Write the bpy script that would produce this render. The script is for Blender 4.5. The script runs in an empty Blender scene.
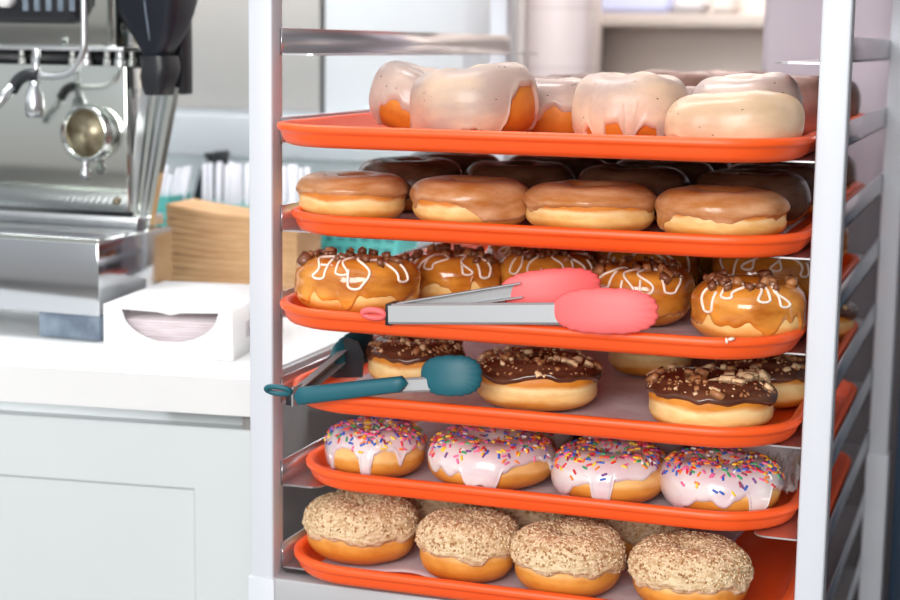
import bpy, bmesh, math, random
from mathutils import Vector, Matrix, noise
PI = math.pi
scn = bpy.context.scene
COL = scn.collection
Z0 = 1.14                      # height of the top tray's runner above the floor

# ------------------------------------------------------------------ camera, world, light, exposure
cd = bpy.data.cameras.new('camera'); cam = bpy.data.objects.new('camera', cd); COL.objects.link(cam)
Fv = Vector((-0.32013, 0.93486, -0.15329)).normalized()
Rv = Vector((0.945, 0.326, 0.014)); Rv = (Rv - Fv * Rv.dot(Fv)).normalized()
Uv = Rv.cross(Fv)
M = Matrix((Rv, Uv, -Fv)).transposed().to_4x4()
M.translation = Vector((0.7043, -1.4495, 0.0987 + Z0))
cam.matrix_world = M
cd.sensor_width = 36; cd.lens = 66.22; cd.clip_start = .05
cd.dof.use_dof = True; cd.dof.focus_distance = 1.50; cd.dof.aperture_fstop = 5.0
scn.camera = cam

w = bpy.data.worlds.new('world'); scn.world = w; w.use_nodes = True
nt = w.node_tree; nt.nodes.clear()
out = nt.nodes.new('ShaderNodeOutputWorld'); bg = nt.nodes.new('ShaderNodeBackground')
tc = nt.nodes.new('ShaderNodeTexCoord'); sp = nt.nodes.new('ShaderNodeSeparateXYZ'); rp = nt.nodes.new('ShaderNodeValToRGB')
mr = nt.nodes.new('ShaderNodeMapRange'); mr.inputs['From Min'].default_value = -1
nt.links.new(tc.outputs['Generated'], sp.inputs[0]); nt.links.new(sp.outputs['Z'], mr.inputs['Value'])
nt.links.new(mr.outputs[0], rp.inputs[0]); nt.links.new(rp.outputs[0], bg.inputs['Color'])
my = nt.nodes.new('ShaderNodeMapRange'); my.interpolation_type = 'SMOOTHSTEP'      # world made brighter towards -y to add soft frontal light
my.inputs['From Min'].default_value = .3; my.inputs['From Max'].default_value = -.6; my.inputs['To Min'].default_value = .14; my.inputs['To Max'].default_value = .62
nt.links.new(sp.outputs['Y'], my.inputs['Value']); nt.links.new(my.outputs[0], bg.inputs['Strength'])
e = rp.color_ramp.elements
e[0].position = .22; e[0].color = (.30, .27, .25, 1); e[1].position = .62; e[1].color = (.93, .96, 1, 1)
x = e.new(.42); x.color = (.70, .68, .67, 1)
nt.links.new(bg.outputs[0], out.inputs[0])

def area(name, loc, target, sx, sy, power, col):
    l = bpy.data.lights.new(name, 'AREA'); l.shape = 'RECTANGLE'; l.size = sx; l.size_y = sy; l.energy = power; l.color = col
    o = bpy.data.objects.new(name, l); COL.objects.link(o); o.location = loc
    o.rotation_euler = (Vector(target) - Vector(loc)).to_track_quat('-Z', 'Y').to_euler(); return o
area('window_light', (.35, -3.6, 2.05), (.2, .2, 1.0), 2.3, 1.6, 122, (1, .985, .96))
area('side_area_light', (-2.6, -1.2, 2.2), (-.2, .9, 1.1), 1.4, 1.4, 7, (.95, .98, 1))  # soft area light from the left
area('wall_fill_light', (-.5, .25, 2.62), (-.4, 1.0, 1.1), 1.6, .4, 34, (.97, .98, 1))  # unseen area light added to brighten the back walls
area('alcove_fill_light', (.2, 1.50, 2.35), (.1, 2.2, 1.0), .9, .4, 26, (1, .97, .94))  # added out of view to lift the dark alcove
vs = scn.view_settings
vs.view_transform = 'Standard'; vs.look = 'None'; vs.gamma = 1; vs.use_curve_mapping = False; vs.exposure = .17

# ------------------------------------------------------------------ materials
def mat(name, col, rough=.5, metal=0, **kw):
    m = bpy.data.materials.new(name); m.use_nodes = True
    b = m.node_tree.nodes['Principled BSDF']
    b.inputs['Base Color'].default_value = (*col, 1); b.inputs['Roughness'].default_value = rough; b.inputs['Metallic'].default_value = metal
    for k, v in kw.items():
        b.inputs[k.replace('_', ' ')].default_value = v
    return m
def nodes(m): return m.node_tree.nodes, m.node_tree.links, m.node_tree.nodes['Principled BSDF']
def add_noise(m, scale, c0, c1, p0=.35, p1=.65, coord='Object', stretch=None, detail=4, bump=0, bscale=None, vor=False):
    n, l, b = nodes(m)
    t = n.new('ShaderNodeTexCoord'); src = t.outputs[coord]
    if stretch:
        mp = n.new('ShaderNodeMapping'); mp.inputs['Scale'].default_value = stretch; l.new(src, mp.inputs[0]); src = mp.outputs[0]
    z = n.new('ShaderNodeTexNoise'); z.inputs['Scale'].default_value = scale; z.inputs['Detail'].default_value = detail
    l.new(src, z.inputs['Vector'])
    r = n.new('ShaderNodeValToRGB'); r.color_ramp.elements[0].position = p0; r.color_ramp.elements[1].position = p1
    r.color_ramp.elements[0].color = (*c0, 1); r.color_ramp.elements[1].color = (*c1, 1)
    l.new(z.outputs['Fac'], r.inputs[0]); l.new(r.outputs[0], b.inputs['Base Color'])
    if bump:
        z2 = n.new('ShaderNodeTexNoise'); z2.inputs['Scale'].default_value = bscale or scale; l.new(src, z2.inputs['Vector']); z2.inputs['Detail'].default_value = 3
        bp = n.new('ShaderNodeBump'); bp.inputs['Strength'].default_value = bump; bp.inputs['Distance'].default_value = .002
        l.new(z2.outputs['Fac'], bp.inputs['Height']); l.new(bp.outputs[0], b.inputs['Normal'])
    return r
def dough(name, stops):
    m = mat(name, (1, 1, 1), .5); n, l, b = nodes(m)
    t = n.new('ShaderNodeTexCoord'); s = n.new('ShaderNodeSeparateXYZ'); l.new(t.outputs['Generated'], s.inputs[0])
    z = n.new('ShaderNodeTexNoise'); z.inputs['Scale'].default_value = 3.2; z.inputs['Detail'].default_value = 5; l.new(t.outputs['Generated'], z.inputs['Vector'])
    a = n.new('ShaderNodeMath'); a.operation = 'MULTIPLY_ADD'; a.inputs[1].default_value = .22; l.new(z.outputs['Fac'], a.inputs[0])
    s2 = n.new('ShaderNodeMath'); s2.operation = 'ADD'; s2.inputs[1].default_value = -.11; l.new(s.outputs['Z'], s2.inputs[0]); l.new(s2.outputs[0], a.inputs[2])
    r = n.new('ShaderNodeValToRGB'); l.new(a.outputs[0], r.inputs[0]); r.color_ramp.interpolation = 'EASE'
    els = r.color_ramp.elements
    els[0].position = stops[0][0]; els[0].color = (*stops[0][1], 1); els[1].position = stops[-1][0]; els[1].color = (*stops[-1][1], 1)
    for p_, c_ in stops[1:-1]: q = els.new(p_); q.color = (*c_, 1)
    z2 = n.new('ShaderNodeTexNoise'); z2.inputs['Scale'].default_value = 5; z2.inputs['Detail'].default_value = 3; l.new(t.outputs['Generated'], z2.inputs['Vector'])
    mx = n.new('ShaderNodeMix'); mx.data_type = 'RGBA'; mx.blend_type = 'MULTIPLY'
    r2 = n.new('ShaderNodeValToRGB'); r2.color_ramp.elements[0].position = .38; r2.color_ramp.elements[0].color = (.90, .78, .64, 1); r2.color_ramp.elements[1].position = .56; r2.color_ramp.elements[1].color = (1, 1, 1, 1)
    l.new(z2.outputs['Fac'], r2.inputs[0]); mx.inputs[0].default_value = .8
    l.new(r.outputs[0], mx.inputs[6]); l.new(r2.outputs[0], mx.inputs[7]); l.new(mx.outputs[2], b.inputs['Base Color'])
    bp = n.new('ShaderNodeBump'); bp.inputs['Strength'].default_value = .25; bp.inputs['Distance'].default_value = .001
    z3 = n.new('ShaderNodeTexNoise'); z3.inputs['Scale'].default_value = 25; l.new(t.outputs['Generated'], z3.inputs['Vector'])
    l.new(z3.outputs['Fac'], bp.inputs['Height']); l.new(bp.outputs[0], b.inputs['Normal'])
    b.inputs['Subsurface Weight'].default_value = .08; b.inputs['Subsurface Radius'].default_value = (.01, .005, .002); b.inputs['Subsurface Scale'].default_value = .5
    return m
def specks(m, scale=15, thr=.15, col=(.05, .03, .02), bump=.15):
    """small dark specks of spice on top of the existing base colour"""
    n, l, b = nodes(m)
    t = n.new('ShaderNodeTexCoord'); v = n.new('ShaderNodeTexVoronoi'); v.inputs['Scale'].default_value = scale; l.new(t.outputs['Generated'], v.inputs['Vector'])
    c = n.new('ShaderNodeMath'); c.operation = 'LESS_THAN'; c.inputs[1].default_value = thr; l.new(v.outputs['Distance'], c.inputs[0])
    z = n.new('ShaderNodeTexNoise'); z.inputs['Scale'].default_value = 4; l.new(t.outputs['Generated'], z.inputs['Vector'])
    g = n.new('ShaderNodeMath'); g.operation = 'GREATER_THAN'; g.inputs[1].default_value = .58; l.new(z.outputs['Fac'], g.inputs[0])
    k = n.new('ShaderNodeMath'); k.operation = 'MULTIPLY'; l.new(c.outputs[0], k.inputs[0]); l.new(g.outputs[0], k.inputs[1])
    mx = n.new('ShaderNodeMix'); mx.data_type = 'RGBA'; mx.inputs[7].default_value = (*col, 1); l.new(k.outputs[0], mx.inputs[0])
    src = b.inputs['Base Color'].links
    if src: l.new(src[0].from_socket, mx.inputs[6])
    else: mx.inputs[6].default_value = b.inputs['Base Color'].default_value
    l.new(mx.outputs[2], b.inputs['Base Color'])

MT = {}
MT['orange'] = mat('orange_plastic', (1, .10, .012), .42); add_noise(MT['orange'], 6, (.98, .095, .010), (1, .12, .016))
MT['bar'] = mat('bar_aluminium', (.52, .53, .55), .45, .3)
MT['alu'] = mat('satin_aluminium', (.80, .82, .86), .36, .85); add_noise(MT['alu'], 8, (.76, .78, .82), (.86, .88, .92), stretch=(1, 1, .1))
MT['post'] = mat('anodised_post', (.60, .63, .68), .55, .1); add_noise(MT['post'], 5, (.58, .61, .66), (.64, .67, .72), stretch=(1, 1, .15))
MT['runner'] = mat('runner_aluminium', (.70, .68, .70), .28, .95); add_noise(MT['runner'], 9, (.58, .56, .58), (.78, .77, .79), stretch=(1, .2, 1))
MT['dA'] = dough('deep_fried_dough', [(0, (.28, .065, .006)), (.25, (.50, .15, .012)), (.5, (.62, .22, .02)), (1, (.55, .18, .02))])
MT['dB'] = dough('pale_banded_dough', [(0, (.42, .12, .012)), (.22, (.72, .28, .035)), (.38, (.90, .60, .22)), (.50, (.93, .70, .34)), (.59, (.72, .27, .04)), (1, (.50, .16, .02))])
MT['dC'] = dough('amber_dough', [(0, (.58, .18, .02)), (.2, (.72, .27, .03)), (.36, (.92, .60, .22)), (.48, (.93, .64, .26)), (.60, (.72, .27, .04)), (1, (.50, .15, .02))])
MT['dD'] = dough('cream_sided_dough', [(0, (.45, .13, .012)), (.20, (.72, .28, .03)), (.32, (.90, .58, .22)), (.50, (.94, .72, .35)), (.63, (.72, .27, .025)), (1, (.5, .16, .02))])
MT['dF'] = dough('golden_dough', [(0, (.38, .10, .010)), (.2, (.62, .22, .025)), (.40, (.74, .33, .055)), (.52, (.88, .54, .20)), (1, (.62, .24, .04))])
g = mat('vanilla_glaze', (.86, .74, .62), .42); add_noise(g, 1.6, (.44, .32, .27), (.66, .46, .32), .40, .62, coord='Generated', detail=5, bump=.45, bscale=5); specks(g); g.node_tree.nodes['Principled BSDF'].inputs['Coat Weight'].default_value = .3; g.node_tree.nodes['Principled BSDF'].inputs['Coat Weight'].default_value = .1; MT['gA'] = g
g = mat('cream_icing', (.92, .82, .66), .32); add_noise(g, 1.8, (.56, .37, .23), (.70, .50, .325), .38, .6, coord='Generated', detail=5, bump=.35, bscale=5); specks(g, 13); MT['gA2'] = g
g = mat('grey_glaze', (.72, .64, .60), .28); add_noise(g, 1.6, (.38, .27, .235), (.56, .42, .35), .38, .62, coord='Generated', detail=5, bump=.12, bscale=6); specks(g, 12); MT['gA3'] = g
g = mat('maple_glaze', (.62, .36, .2), .3); add_noise(g, 3, (.48, .19, .05), (.70, .40, .21), .36, .66, coord='Generated', detail=6, bump=.3, bscale=14); specks(g, 34, .16, (.40, .17, .06)); g.node_tree.nodes['Principled BSDF'].inputs['Coat Weight'].default_value = .25; MT['gB'] = g
g = mat('caramel_glaze', (.6, .24, .04), .14); add_noise(g, 2.6, (.44, .12, .010), (.80, .34, .05), .36, .66, coord='Generated', detail=5, bump=.1, bscale=6); g.node_tree.nodes['Principled BSDF'].inputs['Coat Weight'].default_value = .6; MT['gC'] = g
g = mat('chocolate_glaze', (.10, .035, .02), .2); add_noise(g, 3, (.065, .02, .010), (.17, .065, .035), .36, .66, coord='Generated', detail=5, bump=.12, bscale=7); g.node_tree.nodes['Principled BSDF'].inputs['Coat Weight'].default_value = .4; MT['gD'] = g
g = mat('shaded_brown_glaze', (.12, .05, .025), .22); add_noise(g, 3, (.075, .028, .014), (.17, .08, .045), .36, .66, coord='Generated', detail=5); MT['gM'] = g  # brown glaze darkened to carry the shade of the second tray's rear rows
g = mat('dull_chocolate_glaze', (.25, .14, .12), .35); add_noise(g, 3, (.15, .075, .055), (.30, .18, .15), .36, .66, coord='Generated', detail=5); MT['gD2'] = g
g = mat('white_pink_glaze', (.90, .80, .82), .16); add_noise(g, 2, (.72, .58, .61), (.83, .78, .76), .38, .6, coord='Generated', detail=4, bump=.08, bscale=5); g.node_tree.nodes['Principled BSDF'].inputs['Coat Weight'].default_value = .6; g.node_tree.nodes['Principled BSDF'].inputs['Coat Roughness'].default_value = .15; MT['gE'] = g
g = mat('crumb_base', (.80, .62, .42), .8); add_noise(g, 14, (.56, .36, .18), (.80, .62, .40), .38, .6, coord='Generated', detail=8, bump=.6, bscale=30); MT['gF'] = g
MT['crumb'] = mat('pale_crumb', (.86, .68, .44), .8); MT['crumb2'] = mat('brown_crumb', (.40, .19, .07), .7)
MT['nut'] = mat('peanut', (.86, .60, .34), .5); MT['nut2'] = mat('brown_nut', (.42, .18, .07), .4); MT['candied'] = mat('candied_pecan', (.20, .07, .03), .3)
MT['drizzle'] = mat('white_drizzle', (.93, .80, .68), .3)
SPR = [mat('sprinkle_' + n_, c_, .35) for n_, c_ in [('red', (.75, .03, .04)), ('orange', (.95, .25, .03)), ('yellow', (.95, .65, .04)), ('blue', (.03, .12, .55)), ('green', (.03, .35, .12)), ('pink', (.85, .15, .35)), ('purple', (.2, .05, .25)), ('white', (.9, .88, .85)), ('darkred', (.30, .02, .05))]]
g = mat('wax_paper', (.90, .80, .80), .42); add_noise(g, 5, (.70, .49, .54), (.82, .68, .71), coord='Generated'); MT['paper'] = g
MT['coral'] = mat('coral_silicone', (.92, .15, .15), .5); MT['teal'] = mat('teal_silicone', (.006, .105, .14), .5); MT['steel'] = mat('brushed_steel', (.36, .37, .38), .5, .35)
MT['grate'] = mat('grey_grate_steel', (.24, .25, .27), .35, .8); MT['drip'] = mat('polished_drip_steel', (.52, .54, .56), .12, 1)
MT['blackp'] = mat('black_plastic', (.012, .014, .018), .35); MT['hopper'] = mat('smoked_hopper', (.008, .011, .018), .3)
MT['chrome'] = mat('chrome', (.66, .69, .65), .10, 1); MT['chrome2'] = mat('worn_chrome', (.62, .63, .64), .28, 1)
add_noise(MT['chrome2'], 5, (.54, .56, .58), (.68, .70, .71), stretch=(1, 1, 1))
MT['counter'] = mat('white_quartz', (.73, .74, .74), .4); add_noise(MT['counter'], 4, (.72, .73, .73), (.76, .77, .77))
MT['cab'] = mat('cabinet_paint', (.58, .62, .63), .5); add_noise(MT['cab'], 2, (.57, .61, .62), (.60, .64, .65))
MT['cabend'] = mat('cabinet_end_shade', (.28, .27, .265), .6); add_noise(MT['cabend'], 3, (.26, .25, .245), (.30, .29, .285))  # dark grey holds the shade on the cabinet's end face
MT['wall'] = mat('wall_paint', (.84, .89, .92), .7); add_noise(MT['wall'], 1.3, (.82, .87, .905), (.86, .91, .935))
MT['darkwall'] = mat('dark_wall', (.16, .15, .16), .6)
MT['floor'] = mat('floor_tile', (.3, .28, .26), .5); add_noise(MT['floor'], 5, (.24, .22, .21), (.34, .32, .30))
MT['card'] = mat('kraft_cardboard', (.50, .29, .14), .8); add_noise(MT['card'], 12, (.45, .25, .115), (.54, .33, .165), stretch=(1, 1, 4))
MT['whitecard'] = mat('white_card', (.78, .77, .765), .65); add_noise(MT['whitecard'], 3, (.76, .755, .75), (.80, .79, .785))
MT['napkin'] = mat('napkin', (.7, .62, .65), .8); add_noise(MT['napkin'], 30, (.64, .55, .58), (.74, .67, .70), stretch=(1, 1, 6), coord='Object')
MT['tealbox'] = mat('teal_basket', (.10, .46, .43), .5); MT['straw'] = mat('paper_straw', (.66, .66, .71), .6); MT['dash'] = mat('dark_slot', (.02, .12, .13), .6)
MT['beige'] = mat('beige_wall', (.8, .71, .65), .7); add_noise(MT['beige'], 1.5, (.77, .68, .62), (.83, .74, .68))
MT['shelf'] = mat('shelf_board', (.52, .45, .41), .6); MT['shelfpost'] = mat('shelf_upright', (.74, .68, .64), .5); MT['brown'] = mat('brown_trim', (.36, .29, .25), .6)
MT['bluewhite'] = mat('blue_white_pack', (.62, .66, .93), .5); MT['packgrey'] = mat('grey_pack', (.55, .52, .54), .6)
MT['bluefoot'] = mat('blue_grey_foot', (.13, .17, .22), .5); add_noise(MT['bluefoot'], 30, (.09, .12, .17), (.20, .25, .31))
MT['navy'] = mat('navy_enamel', (.030, .055, .095), .35); add_noise(MT['navy'], 4, (.02, .04, .075), (.045, .08, .12), stretch=(1, 1, .3))
MT['panelgrey'] = mat('grey_steel_sheet', (.50, .485, .46), .5, .1); add_noise(MT['panelgrey'], 2.5, (.47, .46, .445), (.56, .52, .48))
MT['ledge'] = mat('ledge_grey', (.50, .53, .55), .6); MT['rubber'] = mat('black_rubber', (.02, .02, .02), .7)
MT['charcoal'] = mat('charcoal_shade', (.085, .078, .085), .5)  # colour of the sheet that stands in for shade behind the rack
MT['lavender'] = mat('dull_steel_door', (.50, .44, .49), .5, .35); add_noise(MT['lavender'], 1.6, (.36, .31, .35), (.48, .44, .47), stretch=(2, 2, .6))
MT['coffee'] = mat('coffee_stained_metal', (.28, .22, .13), .35, .6); add_noise(MT['coffee'], 40, (.12, .08, .04), (.36, .32, .22))
# tile wall with grout lines
g = mat('pink_tile', (.8, .7, .68), .35); n, l, b = nodes(g)
t = n.new('ShaderNodeTexCoord'); mp = n.new('ShaderNodeMapping'); mp.inputs['Rotation'].default_value = (PI / 2, 0, 0); mp.inputs['Location'].default_value = (.14, 0, 0)
br = n.new('ShaderNodeTexBrick'); br.offset = 0; br.inputs['Color1'].default_value = (.84, .75, .73, 1); br.inputs['Color2'].default_value = (.82, .72, .71, 1); br.inputs['Mortar'].default_value = (.70, .62, .60, 1)
br.inputs['Scale'].default_value = 1; br.inputs['Brick Width'].default_value = .20; br.inputs['Row Height'].default_value = .1; br.inputs['Mortar Size'].default_value = .0022; br.inputs['Mortar Smooth'].default_value = .3
l.new(t.outputs['Object'], mp.inputs[0]); l.new(mp.outputs[0], br.inputs['Vector']); l.new(br.outputs['Color'], b.inputs['Base Color']); MT['tile'] = g
# clear crumpled film
g = mat('clear_film', (.95, .92, .92), .12, 0, Alpha=.35); MT['film'] = g

# ------------------------------------------------------------------ mesh helpers
def obj(name, bm, m=None, parent=None, smooth=True, auto=None):
    bm.normal_update()
    me = bpy.data.meshes.new(name); bm.to_mesh(me); bm.free()
    if smooth:
        me.polygons.foreach_set('use_smooth', [True] * len(me.polygons))
        if auto is not None: me.set_sharp_from_angle(angle=math.radians(auto))
    o = bpy.data.objects.new(name, me); COL.objects.link(o)
    for k in (m if isinstance(m, (list, tuple)) else [m]):
        if k is not None: me.materials.append(k)
    if parent is not None: o.parent = parent
    return o
def tag(o, label, cat, group=None, kind=None):
    if label: o['label'] = label
    if cat: o['category'] = cat
    if group: o['group'] = group
    if kind: o['kind'] = kind
    return o
def thing(name, label, cat, loc=(0, 0, 0), rot=(0, 0, 0), group=None):
    o = bpy.data.objects.new(name, None); COL.objects.link(o); o.empty_display_size = .02
    o.location = loc; o.rotation_euler = rot
    return tag(o, label, cat, group)
def struct(name, bm, m, smooth=False):
    o = obj(name, bm, m, smooth=smooth); o['kind'] = 'structure'; return o
def NB(): return bmesh.new()
def box(bm, c0, c1, bev=0, seg=2, mi=0, mx=None):
    x0, y0, z0 = c0; x1, y1, z1 = c1
    t = bmesh.new()
    bmesh.ops.create_cube(t, size=1)
    for v in t.verts: v.co = Vector(((x0 + x1) / 2 + v.co.x * (x1 - x0), (y0 + y1) / 2 + v.co.y * (y1 - y0), (z0 + z1) / 2 + v.co.z * (z1 - z0)))
    if bev: bmesh.ops.bevel(t, geom=t.edges[:], offset=bev, segments=seg, profile=.5, affect='EDGES')
    merge(bm, t, mx, mi)
def merge(bm, t, mx=None, mi=None):
    vm = {}
    for v in t.verts: vm[v] = bm.verts.new(mx @ v.co if mx else v.co)
    for f in t.faces:
        try: nf = bm.faces.new([vm[v] for v in f.verts]); nf.material_index = f.material_index if mi is None else mi; nf.smooth = True
        except ValueError: pass
    t.free()
def rings(bm, loops, cap0=True, cap1=True, closed=True, mi=0):
    """skin a list of equally long vertex loops"""
    vs_ = [[bm.verts.new(p_) for p_ in L] for L in loops]
    n_ = len(vs_[0])
    for a_, b_ in zip(vs_, vs_[1:]):
        for i in range(n_ if closed else n_ - 1):
            j = (i + 1) % n_
            f = bm.faces.new((a_[i], a_[j], b_[j], b_[i])); f.material_index = mi
    if cap0: bm.faces.new(vs_[0][::-1]).material_index = mi
    if cap1: bm.faces.new(vs_[-1]).material_index = mi
    return vs_
def tube(bm, pts, r, seg=10, cap=True, closed=False, flat=1, rad=None):
    pts = [Vector(p_) for p_ in pts]; n_ = len(pts); loops = []
    up = None
    for i in range(n_):
        if closed: d = pts[(i + 1) % n_] - pts[i - 1]
        else: d = pts[min(i + 1, n_ - 1)] - pts[max(i - 1, 0)]
        d.normalize()
        if up is None: up = Vector((0, 0, 1)) if abs(d.z) < .9 else Vector((1, 0, 0))
        s_ = d.cross(up)
        if s_.length < 1e-5: s_ = d.orthogonal()
        s_.normalize(); u_ = s_.cross(d); up = u_
        rr = rad[i] if rad else r
        loops.append([pts[i] + s_ * math.cos(a_) * rr * flat + u_ * math.sin(a_) * rr for a_ in [2 * PI * k / seg for k in range(seg)]])
    if closed: loops.append(loops[0]); rings(bm, loops, False, False); bmesh.ops.remove_doubles(bm, verts=bm.verts[:], dist=1e-6)
    else: rings(bm, loops, cap, cap)
def lathe(bm, prof, seg=32, mx=None):
    loops = [[Vector((r_ * math.cos(2 * PI * k / seg), r_ * math.sin(2 * PI * k / seg), z_)) for k in range(seg)] for r_, z_ in prof]
    if mx: loops = [[mx @ p_ for p_ in L] for L in loops]
    rings(bm, loops, prof[0][0] > 1e-6, prof[-1][0] > 1e-6)
def smoothpath(pts, k=8):
    P_ = [Vector(q) for q in pts]; P_ = [2 * P_[0] - P_[1]] + P_ + [2 * P_[-1] - P_[-2]]; res = []
    for i in range(1, len(P_) - 2):
        for j in range(k):
            t_ = j / k; a_, b_, c_, d_ = P_[i - 1:i + 3]
            res.append(.5 * ((2 * b_) + (c_ - a_) * t_ + (2 * a_ - 5 * b_ + 4 * c_ - d_) * t_ * t_ + (3 * b_ - a_ - 3 * c_ + d_) * t_ ** 3))
    res.append(P_[-2]); return res
def prism(bm, poly, y0, y1, mi=0, plane='xz'):
    f = (lambda a_, b_, y: Vector((a_, y, b_))) if plane == 'xz' else (lambda a_, b_, y: Vector((a_, b_, y)))
    rings(bm, [[f(a_, b_, y0) for a_, b_ in poly], [f(a_, b_, y1) for a_, b_ in poly]], mi=mi)

# ------------------------------------------------------------------ the setting
S = .0852; PW = .0254; W = .563; D = .786          # runner spacing, post width, rack width and depth
bm = NB(); box(bm, (-3, -4.2, -.05), (3.0, 3.0, 0)); struct('floor', bm, MT['floor'])
bm = NB(); box(bm, (-2.6, -1.2, 2.7), (1.6, 2.4, 2.76)); struct('shade_ceiling', bm, MT['wall'])  # unseen, added to keep overhead light out of the rack
bm = NB(); box(bm, (1.5, -3.9, 0), (1.6, 2.4, 2.7)); struct('shade_wall_right', bm, MT['darkwall'])  # unseen dark wall added to cut light from the right
bm = NB(); box(bm, (-2.4, 1.0, 0), (-.118, 1.30, 2.7)); struct('wall_back_left', bm, MT['wall'])
bm = NB(); box(bm, (-.118, 1.30, 0), (-.005, 1.42, 2.7)); struct('wall_back_tiled', bm, MT['tile'])
bm = NB(); box(bm, (-.40, 2.2, 0), (2.4, 2.32, 2.7)); struct('wall_back_alcove', bm, MT['beige'])
bm = NB(); box(bm, (-.118, 1.278, 0), (-.104, 1.30, 2.7), .002); struct('trim_1', bm, MT['shelfpost'])
bm = NB(); box(bm, (-2.2, .955, Z0 - .088), (-.13, 1.0, Z0 - .020), .004); struct('trim_2', bm, MT['ledge'])

# steel panel on the wall, its dark edge strip
t = thing('wall_panel', 'beige-grey stainless sheet panel on the wall above the cup sleeves', 'panel', (-.5, .955, Z0 - .02))
bm = NB(); box(bm, (-.16, .028, 0.008), (.147, .045, .70), .003); obj('panel_sheet', bm, MT['panelgrey'], t, auto=40)
bm = NB(); box(bm, (.147, .036, 0.004), (.1495, .045, .70), .0005); obj('edge_strip', bm, MT['rubber'], t)
bm = NB(); box(bm, (-.16, .030, 0), (.147, .045, .008), .001); obj('lower_lip', bm, MT['ledge'], t)

# tall dull steel cabinet and navy unit behind the rack at right
t = thing('steel_refrigerator', 'tall dull mauve-grey steel refrigerator standing behind the right half of the rack', 'refrigerator', (.588, 1.10, 0))
bm = NB(); box(bm, (-.235, -.19, .08), (.31, .09, 2.2), .006); obj('body', bm, MT['lavender'], t, auto=40)
bm = NB(); box(bm, (-.229, -.204, .10), (.304, -.19, 2.18), .004); obj('door', bm, MT['lavender'], t, auto=40)
bm = NB(); box(bm, (-.225, -.17, 0), (.30, .08, .08)); obj('plinth', bm, MT['rubber'], t, auto=40)
bm = NB(); box(bm, (-.2292, -.2055, .10), (.3042, -.2042, Z0 - .10), .0005); obj('shade_sheet', bm, MT['charcoal'], t, auto=25)  # thin dark sheet painting the shade low behind the rack
t = thing('navy_cabinet', 'dark navy blue cabinet at the far right edge beside the rack', 'cabinet', (.75, .91, 0))
bm = NB(); box(bm, (-.180, -.085, .06), (.14, -.030, 1.0), .004); obj('body', bm, MT['navy'], t, auto=40)
bm = NB(); box(bm, (-.155, -.075, 0), (.135, -.03, .06)); obj('plinth', bm, MT['rubber'], t)
bm = NB(); tube(bm, [(-.12, -.085, .50), (-.12, -.11, .52), (-.12, -.11, .72), (-.12, -.085, .74)], .006); obj('handle', bm, MT['steel'], t)

# alcove shelf with packs
t = thing('wall_shelf', 'beige shelf unit at the back with packs on it', 'shelf', (0, 2.1, 0))
bm = NB(); box(bm, (-.20, .0, Z0 + .140), (.9, .10, Z0 + .168), .003); obj('shelf_board', bm, MT['shelf'], t, auto=40)
bm = NB(); box(bm, (-.222, -.12, 0), (-.192, .10, 2.5), .003); obj('upright', bm, MT['shelfpost'], t, auto=40)
bm = NB(); box(bm, (-.252, -.10, 0), (-.222, .10, 2.5), .003); obj('back_upright', bm, MT['brown'], t, auto=40)
for (x0, x1, hh, mm, lb) in [(-.185, -.03, .055, 'bluewhite', 'pale blue and white pack lying at left on the back shelf'), (-.02, .045, .030, 'packgrey', 'low grey pack in the middle of the back shelf'), (.06, .11, .05, 'shelfpost', 'small beige tub on the back shelf near the right')]:
    bm = NB(); box(bm, (x0, 2.105, Z0 + .1684), (x1, 2.19, Z0 + .168 + hh), .012, 3); tag(obj('supply_pack', bm, MT[mm], auto=60), lb, 'package', 'packs on the back shelf')

# counter and cabinet
CZ = Z0 - .243
A_, B_ = Vector((-.022, .063)), Vector((-1.05, -.060))
def off(v_, d_): return (v_[0] , v_[1] + d_)
bm = NB()
poly = [A_ + Vector((-.004, 0)), A_ + Vector((0, .004)), Vector((-.022, .955)), Vector((-1.05, .955)), B_]
rings(bm, [[Vector((q.x, q.y, CZ - .042)) for q in poly[::-1]], [Vector((q.x, q.y, CZ)) for q in poly[::-1]]][::-1])
bmesh.ops.bevel(bm, geom=[e_ for e_ in bm.edges if abs((e_.verts[0].co.z - e_.verts[1].co.z)) < 1e-5 and e_.verts[0].co.z > CZ - .01], offset=.003, segments=2, affect='EDGES')
bmesh.ops.recalc_face_normals(bm, faces=bm.faces[:])
tag(obj('countertop', bm, MT['counter'], auto=40), 'thick white countertop under the coffee machine, left of the rack', 'countertop')
t = thing('base_cabinet', 'pale grey base cabinet with a shaker front under the white countertop', 'cabinet', (A_.x, A_.y, 0), (0, 0, math.atan2(A_.y - B_.y, A_.x - B_.x)))
zc = CZ - .042
bm = NB(); box(bm, (-1.02, .032, .09), (-.020, .75, zc - .0005)); obj('carcass', bm, MT['cab'], t, False)
bm = NB(); box(bm, (-.020, .012, .09), (-.004, .75, zc - .0005)); obj('end_panel', bm, MT['cabend'], t, False)
bm = NB(); box(bm, (-1.02, .07, 0), (-.03, .74, .09)); obj('plinth', bm, MT['cabend'], t, False)
def shaker(x0, x1, z0, z1, fr):
    b_ = NB(); y = .010
    L0 = [(x0, z0), (x1, z0), (x1, z1), (x0, z1)]
    def lp(i, yy): return [Vector((x0 + i, yy, z0 + i)), Vector((x1 - i, yy, z0 + i)), Vector((x1 - i, yy, z1 - i)), Vector((x0 + i, yy, z1 - i))]
    rings(b_, [lp(0, .032), lp(0, y + .0015), lp(.0015, y), lp(fr, y), lp(fr + .0035, y + .0035)]); bmesh.ops.recalc_face_normals(b_, faces=b_.faces[:]); return b_
dz1 = zc - .017
bm = shaker(-.52, -.006, .11, dz1, .066); obj('door', bm, MT['cab'], t, False)
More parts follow.
